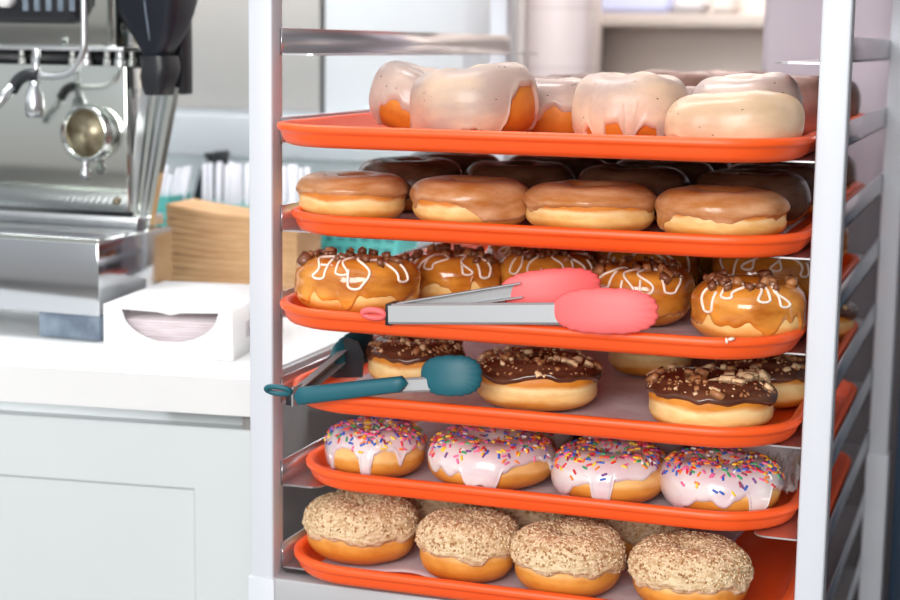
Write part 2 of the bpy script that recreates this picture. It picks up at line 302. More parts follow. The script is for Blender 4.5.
bm = shaker(-1.02, -.523, .11, dz1, .056); obj('door', bm, MT['cab'], t, False)

# ------------------------------------------------------------------ the bakery rack
rack = thing('bakery_rack', 'tall aluminium bun rack holding the orange trays of doughnuts', 'rack', (0, 0, 0))
zt, zb = Z0 + .46, .10
for (x0, y0) in ((0, 0), (W - PW, 0), (0, D - PW), (W - PW, D - PW)):
    bm = NB(); box(bm, (x0, y0, zb), (x0 + PW, y0 + PW, zt), .0028, 3); o = obj('post', bm, MT['post'], rack, auto=25)
    bm = NB(); box(bm, (x0 - .0018, y0 - .0018, zb), (x0 + PW + .0018, y0 + PW + .0018, Z0 - 5 * S - .006), .002, 2); obj('sleeve', bm, MT['post'], o, auto=40)
    bm = NB(); lathe(bm, [(.006, .02), (.006, .1), (.02, .1), (.02, .104)], 16, Matrix.Translation((x0 + PW / 2, y0 + PW / 2, 0))); o2 = obj('caster', bm, MT['steel'], rack)
    bm = NB(); lathe(bm, [(.012, -.013), (.04, -.013), (.042, -.01), (.042, .01), (.04, .013), (.012, .013)], 24, Matrix.Translation((x0 + PW / 2, y0 + PW / 2, .042)) @ Matrix.Rotation(PI / 2, 4, 'Y')); obj('wheel', bm, MT['rubber'], o2)
def runner(k, side):
    z = Z0 - k * S; b_ = NB(); th = .0016; fl = .042; y0, y1 = .018, D - .018; r_ = .014
    def X(a_): return PW + .0006 + a_ if side == 0 else W - PW - .0006 - a_
    box(b_, (min(X(0), X(th)), y0, z), (max(X(0), X(th)), y1, z + .0256))
    poly = [(X(0), y0), (X(fl - r_), y0)] + [(X(fl - r_ + r_ * math.sin(a_)), y0 + r_ - r_ * math.cos(a_)) for a_ in (.4, .8, 1.2, PI / 2)] + [(X(fl), y1), (X(0), y1)]
    prism(b_, poly, z, z + th, plane='xy'); bmesh.ops.recalc_face_normals(b_, faces=b_.faces[:])
    return obj('runner', b_, MT['runner'], rack, False)
for k in range(-4, 11):
    for sd in (0, 1): runner(k, sd)
bm = NB(); box(bm, (PW, .001, Z0 - 5 * S - .048), (W - PW, .024, Z0 - 5 * S - .006), .002); obj('cross_bar', bm, MT['bar'], rack, auto=40)
bm = NB(); box(bm, (PW, D - .024, zb + .01), (W - PW, D - .001, zb + .05), .002); obj('cross_bar', bm, MT['post'], rack, auto=40)
bm = NB(); box(bm, (PW, D - .024, zt - .03), (W - PW, D - .001, zt), .002); obj('cross_bar', bm, MT['post'], rack, auto=40)
bm = NB(); box(bm, (PW, .001, zt - .03), (W - PW, .024, zt), .002); obj('cross_bar', bm, MT['post'], rack, auto=40)

# ------------------------------------------------------------------ trays
TX0, TX1 = PW + .0075, W - PW - .006; TD = .70
YF = [-.068, -.035, -.062, -.032, .000, -.030]      # front edge of each tray
TZ = [Z0 - k * S + .0018 for k in range(6)]
TF = .0042                                          # floor of the tray above its underside
def rrect(x0, x1, y0, y1, r_, z, n_=9):
    L = []
    for cx, cy, a0 in ((x1 - r_, y0 + r_, -PI / 2), (x1 - r_, y1 - r_, 0), (x0 + r_, y1 - r_, PI / 2), (x0 + r_, y0 + r_, PI)):
        for i in range(n_): a_ = a0 + PI / 2 * i / (n_ - 1); L.append(Vector((cx + r_ * math.cos(a_), cy + r_ * math.sin(a_), z)))
    return L
wtray = TX1 - TX0
def tray_mesh():
    b_ = NB(); x0, x1 = -wtray / 2, wtray / 2; R_ = .080
    pr = [(.024, 0), (.015, .0005), (.0090, .0024), (.0060, .0058), (.0040, .0110), (.0034, .0128), (.0018, .0140), (.0004, .0152), (0, .0165), (.0002, .0195), (.0016, .0212), (.004, .0218), (.0075, .0214), (.0100, .0190), (.0135, .0085), (.0170, .0056), (.025, TF)]
    rings(b_, [rrect(x0 + i, x1 - i, i, TD - i, max(R_ - i, .02), z) for i, z in pr])
    return b_
tray_names = ['topmost orange plastic tray, with pale vanilla glazed doughnuts', 'second orange tray from the top, with maple glazed doughnuts', 'third orange tray from the top, with caramel drizzled doughnuts and the pink tongs',
              'fourth orange tray from the top, with chocolate nut doughnuts and the teal tongs', 'fifth orange tray from the top, with sprinkle doughnuts', 'lowest orange tray in view, with crumb coated doughnuts']
tm = None; trays = []
for k in range(6):
    if k == 0:
        o = obj('tray', tray_mesh(), MT['orange']); proto = o
    else: o = proto.copy(); COL.objects.link(o)
    o.location = ((TX0 + TX1) / 2, YF[k], TZ[k]); tag(o, tray_names[k], 'tray', 'orange trays on the rack'); trays.append(o)

def liner(k, x0, x1, y0, y1, rot, seed, label, wav=.0008, notch=None):
    random.seed(seed); b_ = NB(); nx, ny = 50, 50; V_ = []
    for j in range(ny + 1):
        row = []
        for i in range(nx + 1):
            x_ = x0 + (x1 - x0) * i / nx; yl = y0
            if notch:
                d_ = (x_ - notch[0]) / notch[1]; yl = y0 + notch[2] * math.exp(-d_ * d_) + .004 * noise.noise(Vector((x_ * 12, seed, 0)))
            y_ = yl + (y1 - yl) * j / ny
            cx_, cy_ = (x0 + x1) / 2, (y0 + y1) / 2
            xr = cx_ + (x_ - cx_) * math.cos(rot) - (y_ - cy_) * math.sin(rot); yr = cy_ + (x_ - cx_) * math.sin(rot) + (y_ - cy_) * math.cos(rot)
            z_ = TZ[k] + TF + .0009 + wav * (1 + noise.noise(Vector((x_ * 22, y_ * 22, seed)))) * .9
            row.append(b_.verts.new((xr, yr, z_)))
        V_.append(row)
    for j in range(ny):
        for i in range(nx): b_.faces.new((V_[j][i], V_[j][i + 1], V_[j + 1][i + 1], V_[j + 1][i]))
    o = obj('paper_liner', b_, MT['paper']); md = o.modifiers.new('thick', 'SOLIDIFY'); md.thickness = .0003; md.offset = 1
    tag(o, label, 'paper', 'wax paper liners on the trays'); return o
xm0, xm1 = TX0 + .036, TX1 - .036
liner(1, xm0, xm1, YF[1] + .032, .62, 0, 1, 'wax paper sheet under the maple doughnuts on the second tray')
liner(2, xm0, xm1, YF[2] + .034, .60, 0, 2, 'wax paper sheet under the caramel doughnuts and pink tongs on the third tray')
liner(3, xm0, xm1, YF[3] + .034, .62, 0, 3, 'greasy wax paper sheet under the chocolate nut doughnuts on the fourth tray', .0014)
liner(4, xm0, xm1, YF[4] + .034, .64, 0, 4, 'wax paper sheet under the sprinkle doughnuts on the fifth tray')
liner(5, TX0 + .060, TX1 - .085, YF[5] + .026, .58, -.10, 5, 'curling wax paper sheet under the crumb doughnuts on the lowest tray', .0012, (.19, .035, .022))

# ------------------------------------------------------------------ doughnuts
def spow(v_, e_): return math.copysign(abs(v_) ** e_, v_)
class Shape:
    """body surface of a raised doughnut: angle u around, v around the section (-pi/2 bottom, 0 equator, pi/2 top)"""
    def __init__(s, R, H, seed, hole=.16, irr=.05, waist=.0, ex=.72, lopside=0, oval=1):
        s.R, s.H, s.seed, s.hole, s.irr, s.waist, s.ex, s.lop, s.oval = R, H, seed, hole, irr, waist, ex, lopside, oval
        s.a = R * (1 - hole) / 2; s.Rm = R - s.a; s.taper = .22
    def pos(s, u, v):
        cu, su = math.cos(u), math.sin(u); c_, s_ = math.cos(v), math.sin(v)
        q = Vector((cu * 1.3, su * 1.3, s.seed * 3.7))
        f = 1 + s.irr * 1.6 * noise.noise(q)
        h = 1 + s.irr * 1.8 * noise.noise(q + Vector((5, 3, 0)))
        cx = spow(c_, s.ex if c_ > 0 else .9); cz = spow(s_, .80)
        r_ = s.Rm + s.a * cx
        if c_ > 0: r_ -= s.waist * s.R * math.exp(-((v - .02) / .20) ** 2) - s.waist * .5 * s.R * math.exp(-((v - .5) / .3) ** 2)
        if c_ > 0 and v < 0: r_ -= s.a * s.taper * (s_ * s_)            # narrower underside
        z_ = s.H / 2 * (1 + cz * (h if s_ > 0 else 1)) if s_ > 0 else s.H / 2 * (1 + cz)
        z_ = s.H / 2 * (1 + cz) if s_ <= 0 else s.H / 2 + s.H / 2 * cz * h
        d_ = noise.noise(Vector((cu * r_ * 32, su * r_ * 32, z_ * 32 + s.seed))) * s.R * .028 * (1 + s.irr * 4)
        r_ = r_ * f + d_
        x_, y_ = r_ * cu * s.oval, r_ * su / s.oval
        if s_ > 0: z_ += s.lop * x_ / s.R * s.H * (z_ / s.H)
        return Vector((x_, y_, max(z_, 0)))
    def nrm(s, u, v):
        e_ = .03; a_ = s.pos(u + e_, v) - s.pos(u - e_, v); b_ = s.pos(u, v + e_) - s.pos(u, v - e_)
        n_ = a_.cross(b_)
        return n_.normalized() if n_.length > 1e-12 else Vector((0, 0, 1))
def body_mesh(s, nu=72, nv=36):
    b_ = NB(); L = [[s.pos(2 * PI * i / nu, -PI + 2 * PI * j / nv) for i in range(nu)] for j in range(nv)]
    L.append(L[0]); rings(b_, L, False, False); bmesh.ops.remove_doubles(b_, verts=b_.verts[:], dist=1e-7); bmesh.ops.recalc_face_normals(b_, faces=b_.faces[:])
    return b_
def edge_fn(seed, base, amp, drips, dlen, dw=.13):
    rd = random.Random(seed); D_ = [(rd.uniform(0, 2 * PI), rd.uniform(.5, 1) * dlen, rd.uniform(.7, 1.4) * dw) for _ in range(drips)]
    def e_(u):
        v_ = base + amp * 1.3 * noise.noise(Vector((math.cos(u) * 2.2, math.sin(u) * 2.2, seed * 1.3))) + amp * .4 * noise.noise(Vector((math.cos(u) * 6, math.sin(u) * 6, seed)))
        dd = 0
        for u0, L_, w_ in D_:
            du = (u - u0 + PI) % (2 * PI) - PI; dd = max(dd, L_ * math.exp(-abs(du / w_) ** 3))
        return max(v_ - dd, -1.25)
    return e_
def key_fn(keys, seed, az):
    ks = sorted(keys)
    def e_(u):
        d = math.degrees((u - az + PI) % (2 * PI) - PI)
        if d <= ks[0][0] or d >= ks[-1][0]:
            span = 360 - (ks[-1][0] - ks[0][0]); t_ = ((d - ks[-1][0]) % 360) / span; a_, b_ = ks[-1][1], ks[0][1]
        else:
            for (x0, a_), (x1, b_) in zip(ks, ks[1:]):
                if x0 <= d <= x1: t_ = (d - x0) / (x1 - x0); break
        t_ = t_ * t_ * (3 - 2 * t_)
        return max(a_ + (b_ - a_) * t_ + .06 * noise.noise(Vector((math.cos(u) * 9, math.sin(u) * 9, seed))), -1.25)
    return e_
def glaze_mesh(s, e_, T, nu=120, nv=30, rough=0, vend=2.9):
    b_ = NB(); L = []
    for j in range(nv + 1):
        t_ = (j / nv) ** 1.5; row = []
        for i in range(nu):
            u = 2 * PI * i / nu; v0 = e_(u); v = v0 + (vend - v0) * t_
            th = T * min(1, math.sqrt(max(v - v0, 0) / .16)) * (1 + .5 * math.exp(-((v - v0 - .12) / .12) ** 2))
            if j == 0: th = -.0004
            if v > 2.5: th *= max(0, (vend - v) / (vend - 2.5)) - .05
            n_ = s.nrm(u, v); p_ = s.pos(u, v)
            if rough: th += rough * noise.noise(p_ * 420 + Vector((s.seed, 0, 0))) * min(1, j / 3) + rough * .7 * noise.noise(p_ * 180 + Vector((s.seed, 0, 0))) * min(1, j / 3)
            row.append(p_ + n_ * th)
        L.append(row)
    rings(b_, L, False, False); return b_
def blob(b_, c, n_, rx, ry, rz, rd, mi=0):
    """small irregular chip"""
    t_ = bmesh.new(); (bmesh.ops.create_cube(t_, size=1.55) if rx > .0018 and rd.random() < .6 else bmesh.ops.create_icosphere(t_, subdivisions=1, radius=1))
    for v_ in t_.verts: v_.co = Vector((v_.co.x * rx, v_.co.y * ry, v_.co.z * rz)) * rd.uniform(.75, 1.2)
    q = n_.to_track_quat('Z', 'Y').to_matrix().to_4x4() @ Matrix.Rotation(rd.uniform(0, 6.3), 4, 'Z') @ Matrix.Rotation(rd.uniform(-.6, .6), 4, 'X')
    merge(b_, t_, Matrix.Translation(c) @ q, mi)
sprinkle_me = {}
def sprinkle_mesh(i):
    if i not in sprinkle_me:
        b_ = NB(); L = .0062; r_ = .00115
        lathe(b_, [(0.00001, -L / 2), (r_ * .8, -L / 2 + r_ * .4), (r_, -L / 2 + r_), (r_, L / 2 - r_), (r_ * .8, L / 2 - r_ * .4), (.00001, L / 2)], 7, Matrix.Rotation(PI / 2, 4, 'X'))
        bmesh.ops.recalc_face_normals(b_, faces=b_.faces[:])
        me = bpy.data.meshes.new('sprinkle'); b_.to_mesh(me); b_.free(); me.materials.append(SPR[i]); me.polygons.foreach_set('use_smooth', [True] * len(me.polygons)); sprinkle_me[i] = me
    return sprinkle_me[i]
CAMR = Vector((.704, -1.45, 1.24))
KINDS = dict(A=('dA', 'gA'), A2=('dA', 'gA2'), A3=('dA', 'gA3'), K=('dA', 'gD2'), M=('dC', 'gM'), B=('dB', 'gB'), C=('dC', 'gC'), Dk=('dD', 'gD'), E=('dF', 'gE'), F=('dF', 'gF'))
def doughnut(kind, tray, x_, y_, R, H, label, seed, tilt=(0, 0), rz=None, hero=True, group=None, hole=.09, lop=0, oval=1, dz=0, edge=None, name=None, gap=0):
    if gap: edge = [(a_, v_ + gap * max(0, min(1, (v_ + 1.1) / .3))) for a_, v_ in edge]
    rd = random.Random(seed); dm, gm = KINDS[kind]
    prm = dict(A=(-.05, .25, 7, .85, .16), A2=(-.05, .3, 4, .7, .22), A3=(0, .3, 4, .6, .2), K=(-.8, .3, 3, .4, .2), M=(-.3, .3, 3, .4, .2), B=(.16, .34, 4, .32, .35), C=(-.15, .45, 7, .6, .13), Dk=(.36, .2, 4, .22, .25), E=(.10, .45, 9, .85, .15), F=(-.02, .18, 0, 0, .2))[kind]
    if edge and not isinstance(edge[0], tuple): prm = edge
    s = Shape(R, H, seed, hole, dict(A=.07, A2=.07, A3=.06).get(kind, .045), dict(B=.035, Dk=.03, C=.02, F=.02).get(kind, 0), .72, lop, oval)
    s.taper = dict(B=.42, C=.34, E=.30, Dk=.28).get(kind, .22)
    o = thing(name or dict(A='glazed_doughnut', A2='glazed_doughnut', A3='glazed_doughnut', K='glazed_doughnut', M='glazed_doughnut', B='maple_doughnut', C='caramel_doughnut', Dk='chocolate_doughnut', E='sprinkle_doughnut', F='crumb_doughnut')[kind], label, 'doughnut', (x_, y_, 0), (tilt[0], tilt[1], rz if rz is not None else rd.uniform(0, 6.28)), group)
    base = TZ[tray] + TF + (.0028 if tray in (1, 2, 3, 4, 5) else .0003)
    if tilt != (0, 0):                                 # rest the tilted doughnut's lowest point on the tray
        m_ = o.rotation_euler.to_matrix(); zmin = min((m_ @ s.pos(2 * PI * i / 24, -PI / 2 + j * .25)).z for i in range(24) for j in range(7)); base -= zmin
    o.location.z = base + dz
    hi = hero
    obj('body', body_mesh(s, *((72, 36) if hi else (36, 20))), MT[dm], o)
    if edge and isinstance(edge[0], tuple): e_ = key_fn(edge, seed, math.atan2(CAMR.y - y_, CAMR.x - x_) - o.rotation_euler.z)
    else: e_ = edge_fn(seed, prm[0], prm[1], prm[2], prm[3], prm[4])
    T = dict(A=.0024, A2=.003, A3=.002, B=.0014, C=.0013, Dk=.0024, E=.0019, F=.0032, K=.002, M=.0018)[kind]
    gl = obj(dict(F='crumb_coating').get(kind, 'glaze'), glaze_mesh(s, e_, T, *((144, 34) if hi else (48, 14)), rough=.0016 if kind == 'F' else 0), MT[gm], o)
    m3 = o.rotation_euler.to_matrix(); view = (m3.inverted() @ (CAMR - Vector(o.location))).normalized()
    def sample(vlo, vhi, lift, bias=True):
        while True:
            u = rd.uniform(0, 2 * PI); v = rd.uniform(max(vlo, e_(u) + .08), vhi)
            p_ = s.pos(u, v); n_ = s.nrm(u, v)
            if rd.random() < (s.Rm + s.a * math.cos(v)) / s.R: return p_ + n_ * (T + lift), n_, u, v
    if kind == 'F':
        N = 2600 if hi else 500; b_ = NB()
        for i in range(N):
            p_, n_, u, v = sample(-.4, 2.6, 0)
            if hi and n_.dot(view) < -.25: continue
            r_ = rd.uniform(.0005, .0014) * (1 if hi else 1.6); blob(b_, p_ + n_ * r_ * .2, n_, r_ * 1.2, r_, r_ * .7, rd, 1 if rd.random() < .36 else 0)
        tag(obj('crumbs', b_, [MT['crumb'], MT['crumb2']], o, False), None, None, kind='stuff')
    if kind == 'E':
        N = 330 if hi else 60; pts = []
        for i in range(N):
            top = rd.random() < .8
            p_, n_, u, v = sample(.75 if top else .15, 2.7 if top else 1.1, .0003)
            pts.append((p_, n_, rd.uniform(0, PI), rd.choice([0, 0, 1, 1, 2, 2, 3, 3, 4, 5, 5, 6, 7, 8])))
        pts.sort(key=lambda q: -(q[1].dot(view)))
        b_ = NB()
        for i, (p_, n_, a_, ci) in enumerate(pts):
            mx = Matrix.Translation(p_) @ n_.to_track_quat('Z', 'Y').to_matrix().to_4x4() @ Matrix.Rotation(a_, 4, 'Z')
            if hi and i < 90:
                c_ = bpy.data.objects.new('sprinkle', sprinkle_mesh(ci)); COL.objects.link(c_); c_.parent = gl; c_.matrix_local = mx
            else:
                t_ = bmesh.new(); t_.from_mesh(sprinkle_mesh(ci)); merge(b_, t_, mx, ci)
        tag(obj('sprinkles', b_, SPR, gl), None, None, kind='stuff')
    if kind in ('Dk', 'C'):
        if kind == 'Dk':
            N = 44 if hi else 10; big = 1.35 if seed == 122 else 1
            b_ = NB()
            for i in range(N):
                p_, n_, u, v = sample(.62, 2.5, .0008)
                r_ = rd.uniform(.0022, .0052) * big; mm = MT['nut'] if rd.random() < .55 else MT['nut2']
                if hi and n_.dot(view) > -.1:
                    b2 = NB(); blob(b2, Vector((0, 0, 0)), n_, r_ * 1.25, r_ * .85, r_ * .65, rd); c_ = obj('nut_piece', b2, mm, gl, False); c_.location = p_
                else: blob(b_, p_, n_, r_ * 1.2, r_ * .9, r_ * .6, rd, rd.choice((0, 1)))
            for i in range(240 if hi else 30):
                p_, n_, u, v = sample(.55, 2.6, .0002); r_ = rd.uniform(.0008, .0018); blob(b_, p_, n_, r_ * 1.3, r_, r_ * .6, rd, rd.choice((0, 1, 1, 1)))
            tag(obj('chopped_nuts', b_, [MT['nut'], MT['nut2']], gl, False), None, None, kind='stuff')
        else:
            for i in range(26 if hi else 5):
                p_, n_, u, v = sample(.85, 2.3, .002)
                r_ = rd.uniform(.0035, .0062); b2 = NB(); blob(b2, Vector((0, 0, 0)), n_, r_ * 1.2, r_ * .8, r_ * .8, rd); c_ = obj('pecan_piece', b2, MT['candied'] if rd.random() < .7 else MT['nut2'], gl, False); c_.location = p_
            b_ = NB()                                   # zigzag icing lines across the crown
            th0 = math.atan2(view.y, view.x)
            for q_ in range(4):
                wv = -.8 + .5 * q_ + rd.uniform(-.12, .12); lo = rd.uniform(.0, .7); am = rd.uniform(.05, .16); ph = rd.uniform(0, 6); pts = []
                for q in range(21):
                    f_ = q / 20; u = th0 + wv + am * math.sin(f_ * 7 + ph); v = lo + (2.0 - lo) * (1 - f_)
                    pts.append((u, v))
                u1 = pts[-1][0]; dr = rd.choice((-1, 1)) * .11            # turn back up in a hook
                for q in range(1, 9): a_ = PI * q / 8; pts.append((u1 + dr * (1 - math.cos(a_)), lo - .10 * math.sin(a_)))
                for q in range(1, rd.randint(4, 12)): pts.append((u1 + 2 * dr + .01 * q * dr, lo + .09 * q))
                tube(b_, [s.pos(u, v) + s.nrm(u, v) * (T + .0004) for u, v in pts], .0011 + .0003 * rd.random(), 6)
            obj('drizzle', b_, MT['drizzle'], gl)
    return o

# top tray
doughnut('A3', 0, .140, .072, .047, .060, 'greyish glazed doughnut leaning at the left end of the top tray', 11, (.0, .26), 0, hole=.02, edge=[(-90, -1.2), (-60, -1.1), (-48, -.2), (-28, .02), (-8, -.15), (2, -1.1), (60, -1.2)])
doughnut('A', 0, .229, .014, .0585, .066, 'biggest tall cream glazed doughnut on the top tray, with orange gaps low in its glaze', 12, (.02, -.11), 0, hole=.02, edge=[(-90, -1.2), (-22, -1.2), (-12, -.55), (-2, -.6), (8, -1.0), (16, -1.2), (26, -.6), (34, .05), (48, .32), (64, .3), (76, -.4), (90, -.9)])
doughnut('A3', 0, .272, .115, .046, .058, 'grey-brown glazed doughnut tucked behind the big cream one on the top tray', 13, hole=.02)
doughnut('A', 0, .3635, .052, .0515, .064, 'tall doughnut with long white drips in the middle of the top tray', 14, (0, .03), 1.0, hole=.02, edge=[(-80, -.6), (-62, -1.1), (-52, -.5), (-44, -.4), (-38, -1.15), (-31, -1.15), (-25, -.3), (-14, -.25), (-9, -.5), (-5, -1.2), (1, -1.2), (6, -.5), (14, -.3), (24, -.35), (31, -.75), (38, -.45), (60, -.5), (90, -1)])
doughnut('A2', 0, .465, .014, .0590, .049, 'low broad cream iced doughnut at the right front of the top tray', 15, (.02, .04), 3.6, hole=.02, edge=[(-90, -1.2), (-68, -1.1), (-62, -.35), (-48, -.3), (-36, -.7), (-28, -.55), (-12, -1.0), (0, -1.2), (80, -1.2)])
doughnut('A3', 0, .462, .120, .052, .062, 'pale speckled doughnut behind the low cream one on the top tray', 16, (.06, -.10), 0, hole=.05)
brow = [(.06, .34), (.20, .27), (.31, .20), (.385, .26), (.29, .33), (.484, .33), (.10, .47), (.21, .46), (.32, .47), (.43, .42), (.472, .55), (.37, .59), (.25, .58), (.13, .60)]
for i, (x_, y_) in enumerate(brow):
    if x_ < .15: continue
    doughnut('K', 0, x_, y_, .050, .050 + .006 * (i % 3), 'brown glazed doughnut in the rows behind the front ones on the top tray', 30 + i, hero=False, group='brown doughnuts at the back of the top tray')
# second tray
for i, (x_, R, lb) in enumerate([(.088, .0545, 'leftmost maple glazed doughnut in the front row of the second tray'), (.208, .0580, 'second maple doughnut from the left on the second tray'),
                                 (.327, .0595, 'third maple doughnut from the left on the second tray'), (.4485, .0595, 'rightmost maple glazed doughnut in the front row of the second tray')]):
    doughnut('B', 1, x_, .056, R, .046, lb, 50 + i, edge=[
        [(-90, .15), (-40, .28), (10, .25), (50, .10), (90, .2)], [(-100, .1), (-70, -.1), (-50, .22), (-20, .18), (0, -.05), (15, -.42), (50, -.40), (75, -.1), (100, .1)],
        [(-90, .1), (-70, -.05), (-40, .18), (0, .28), (40, .2), (70, .0), (95, .1)], [(-100, .2), (-80, .0), (-66, -.5), (-56, -.15), (-40, .12), (-20, .05), (10, -.05), (35, .12), (60, .0), (90, .15)]][i])
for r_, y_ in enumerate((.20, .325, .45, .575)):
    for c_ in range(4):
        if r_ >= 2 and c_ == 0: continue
        doughnut('M', 1, .092 + .121 * c_ + .006 * (r_ % 2), y_, .057, .052, 'brown glazed doughnut, glaze darkened for shade, in the rows behind the front four on the second tray', 60 + 4 * r_ + c_, hero=False, group='doughnuts with shade-darkened glaze behind the front row')
# third tray
for i, (x_, y_, R, H, lb, tl) in enumerate([(.107, .014, .0590, .054, 'leftmost caramel doughnut on the third tray, with white drizzle and candied nuts', (0, .05)), (.172, .118, .048, .050, 'shaded caramel doughnut behind the left end of the pink tongs', (0, 0)), (.262, .150, .050, .052, 'caramel doughnut behind the red head of the pink tongs', (0, 0)),
                                     (.369, .085, .0510, .052, 'caramel doughnut with white drizzle just right of the front tong head on the third tray', (0, .04)), (.482, .024, .0500, .053, 'rightmost front caramel doughnut on the third tray with a pale waist', (0, 0))]):
    doughnut('C', 2, x_, y_, R, H, lb, 90 + i, tl)
for r_, y_ in enumerate((.22, .335, .45, .565)):
    for c_ in range(4):
        if c_ == 0: continue
        doughnut('C', 2, .098 + .121 * c_, y_ + .03, .053, .054, 'caramel doughnut in the dark rows at the back of the third tray', 100 + 4 * r_ + c_, hero=False, group='caramel doughnuts at the back of the third tray')
# fourth tray
doughnut('Dk', 3, .134, .110, .0490, .046, 'chocolate nut doughnut behind the teal tongs on the fourth tray', 120)
doughnut('Dk', 3, .275, .070, .0620, .046, 'middle chocolate nut doughnut on the fourth tray, right of the teal tong head', 121)
doughnut('Dk', 3, .449, .036, .0575, .046, 'big chocolate doughnut topped with pale chopped peanuts at the right front of the fourth tray', 122)
doughnut('Dk', 3, .345, .265, .045, .046, 'shaded chocolate doughnut at the back between the two large ones on the fourth tray', 123)
doughnut('Dk', 3, .484, .165, .0500, .046, 'chocolate nut doughnut beside the right post on the fourth tray', 124)
for i, (x_, y_) in enumerate([(.46, .30), (.35, .40), (.47, .43), (.20, .45), (.36, .54), (.48, .56)]):
    doughnut('Dk', 3, x_, y_, .052, .046, 'chocolate doughnut in the dark back part of the fourth tray', 130 + i, hero=False, group='chocolate doughnuts at the back of the fourth tray')
# fifth tray
for i, (x_, y_, R, lb) in enumerate([(.107, .072, .0505, 'leftmost sprinkle doughnut on the fifth tray'), (.226, .078, .0630, 'second sprinkle doughnut from the left on the fifth tray, the widest one'), (.349, .074, .0570, 'third sprinkle doughnut from the left, with a long white drip down its front'), (.456, .074, .0570, 'rightmost front sprinkle doughnut on the fifth tray, by the right post')]):
    doughnut('E', 4, x_, y_, R, .046, lb, 150 + i, edge=[
        [(-100, -.9), (-70, -1.0), (-58, -.9), (-50, -.35), (-40, -.2), (-30, -.25), (-20, -.6), (-15, -1.15), (-9, -1.1), (-3, -.4), (8, -.2), (20, -.3), (27, -.8), (34, -.5), (50, -.25), (70, -.5), (90, -.6)],
        [(-110, 0), (-84, .2), (-70, -.5), (-58, -.8), (-48, -.6), (-38, -.75), (-28, -.6), (-18, -.95), (-8, -.85), (2, -1.0), (10, -.6), (24, -.35), (45, -.25), (60, -.4), (75, -.8), (90, -.5)],
        [(-100, -.9), (-70, -1.1), (-55, -1.15), (-46, -.9), (-34, -.65), (-20, -.55), (-12, -1.1), (-8, -1.2), (-3, -1.1), (4, -.45), (16, -.35), (30, -.4), (46, -.15), (62, .15), (80, .3), (100, -.2)],
        [(-100, -.9), (-72, -1.15), (-62, -1.2), (-54, -1.0), (-46, -1.15), (-36, -.9), (-20, -.75), (-8, -.7), (4, -.85), (14, -.65), (24, -.55), (34, -1.05), (42, -.95), (52, -.4), (75, -.6), (100, -.4)]][i], gap=.6)
for r_, y_ in enumerate((.215, .335, .455)):
    for c_ in range(1, 4):
        doughnut('E', 4, .098 + .121 * c_, y_, .053, .046, 'sprinkle doughnut in the shaded rows behind the front four on the fifth tray', 160 + 4 * r_ + c_, hero=False, group='sprinkle doughnuts behind the front four')
# lowest tray
for i, (x_, y_, R, lb) in enumerate([(.097, .060, .0560, 'leftmost crumb coated doughnut on the lowest tray'), (.217, .040, .0480, 'narrow tall crumb doughnut second from the left on the lowest tray'), (.319, .034, .0520, 'third crumb doughnut from the left in the front of the lowest tray'), (.437, .034, .0530, 'rightmost crumb doughnut on the lowest tray, standing apart'), ]):
    doughnut('F', 5, x_, y_, R, .056, lb, 170 + i)
doughnut('F', 5, .245, .165, .050, .050, 'shaded crumb doughnut behind the second and third on the lowest tray', 175, hero=False)
doughnut('F', 5, .350, .175, .052, .050, 'pale crumb doughnut behind the third and the rightmost on the lowest tray', 176)
doughnut('F', 5, .135, .180, .050, .050, 'crumb doughnut hidden behind the leftmost one on the lowest tray', 177, hero=False)

# ------------------------------------------------------------------ tongs
def head(bm_, c, ax, nrm_, L, Hh, th=.010, teeth=11):
    """scalloped silicone tong head: a bowed pad, long axis ax, facing nrm_"""
    ax = Vector(ax).normalized(); nrm_ = Vector(nrm_); nrm_ = (nrm_ - ax * nrm_.dot(ax)).normalized(); sd = nrm_.cross(ax).normalized(); c = Vector(c)
    n_ = 96; loops = []
    for lay, (sc, dep) in enumerate([(q_, th * .55 * math.sqrt(1 - q_ ** 3)) for q_ in (.01, .15, .3, .45, .6, .72, .84, .92, .97)] + [(1, 0), (.98, -.0015), (.9, -.002), (.6, .0005), (.3, .0015), (.01, .0018)]):
        row = []
        for i in range(n_):
            a_ = 2 * PI * i / n_; ca, sa = math.cos(a_), math.sin(a_)
            x_ = L / 2 * spow(ca, .75); y_ = Hh / 2 * spow(sa, .8) * (.94 + .06 * ca)
            k_ = 1 + (.05 * abs(math.sin(a_ * teeth)) ** .7 - .03) * (1 if ca > -.75 else 0) * max(0, min(1, (sc - .55) / .4))
            bow = -.006 * (x_ * sc / (L / 2)) ** 2
            row.append(c + ax * x_ * sc * k_ + sd * y_ * sc * k_ + nrm_ * (dep + bow))
        loops.append(row)
    rings(bm_, loops)
    bmesh.ops.recalc_face_normals(bm_, faces=bm_.faces[:])
def channel(bm_, p0, p1, out_, h0, h1, dpt=.010, th=.0012):
    """U-channel tong arm, web facing out_"""
    p0, p1 = Vector(p0), Vector(p1); ax = (p1 - p0).normalized(); out_ = Vector(out_); out_ = (out_ - ax * out_.dot(ax)).normalized(); sd = out_.cross(ax).normalized()
    L = []
    for p_, h in ((p0, h0), (p1, h1)):
        q = [(-h / 2, -dpt), (-h / 2, -.002), (-h / 2 + .002, 0), (h / 2 - .002, 0), (h / 2, -.002), (h / 2, -dpt), (h / 2 - th, -dpt), (h / 2 - th, -th), (-h / 2 + th, -th), (-h / 2 + th, -dpt)]
        L.append([p_ + sd * a_ + out_ * b_ for a_, b_ in q])
    rings(bm_, L); bmesh.ops.recalc_face_normals(bm_, faces=bm_.faces[:])
Z = Z0
o = thing('tongs', 'pink silicone-tipped steel tongs lying across the front of the third tray', 'tongs', (.16, -.04, Z - .148))
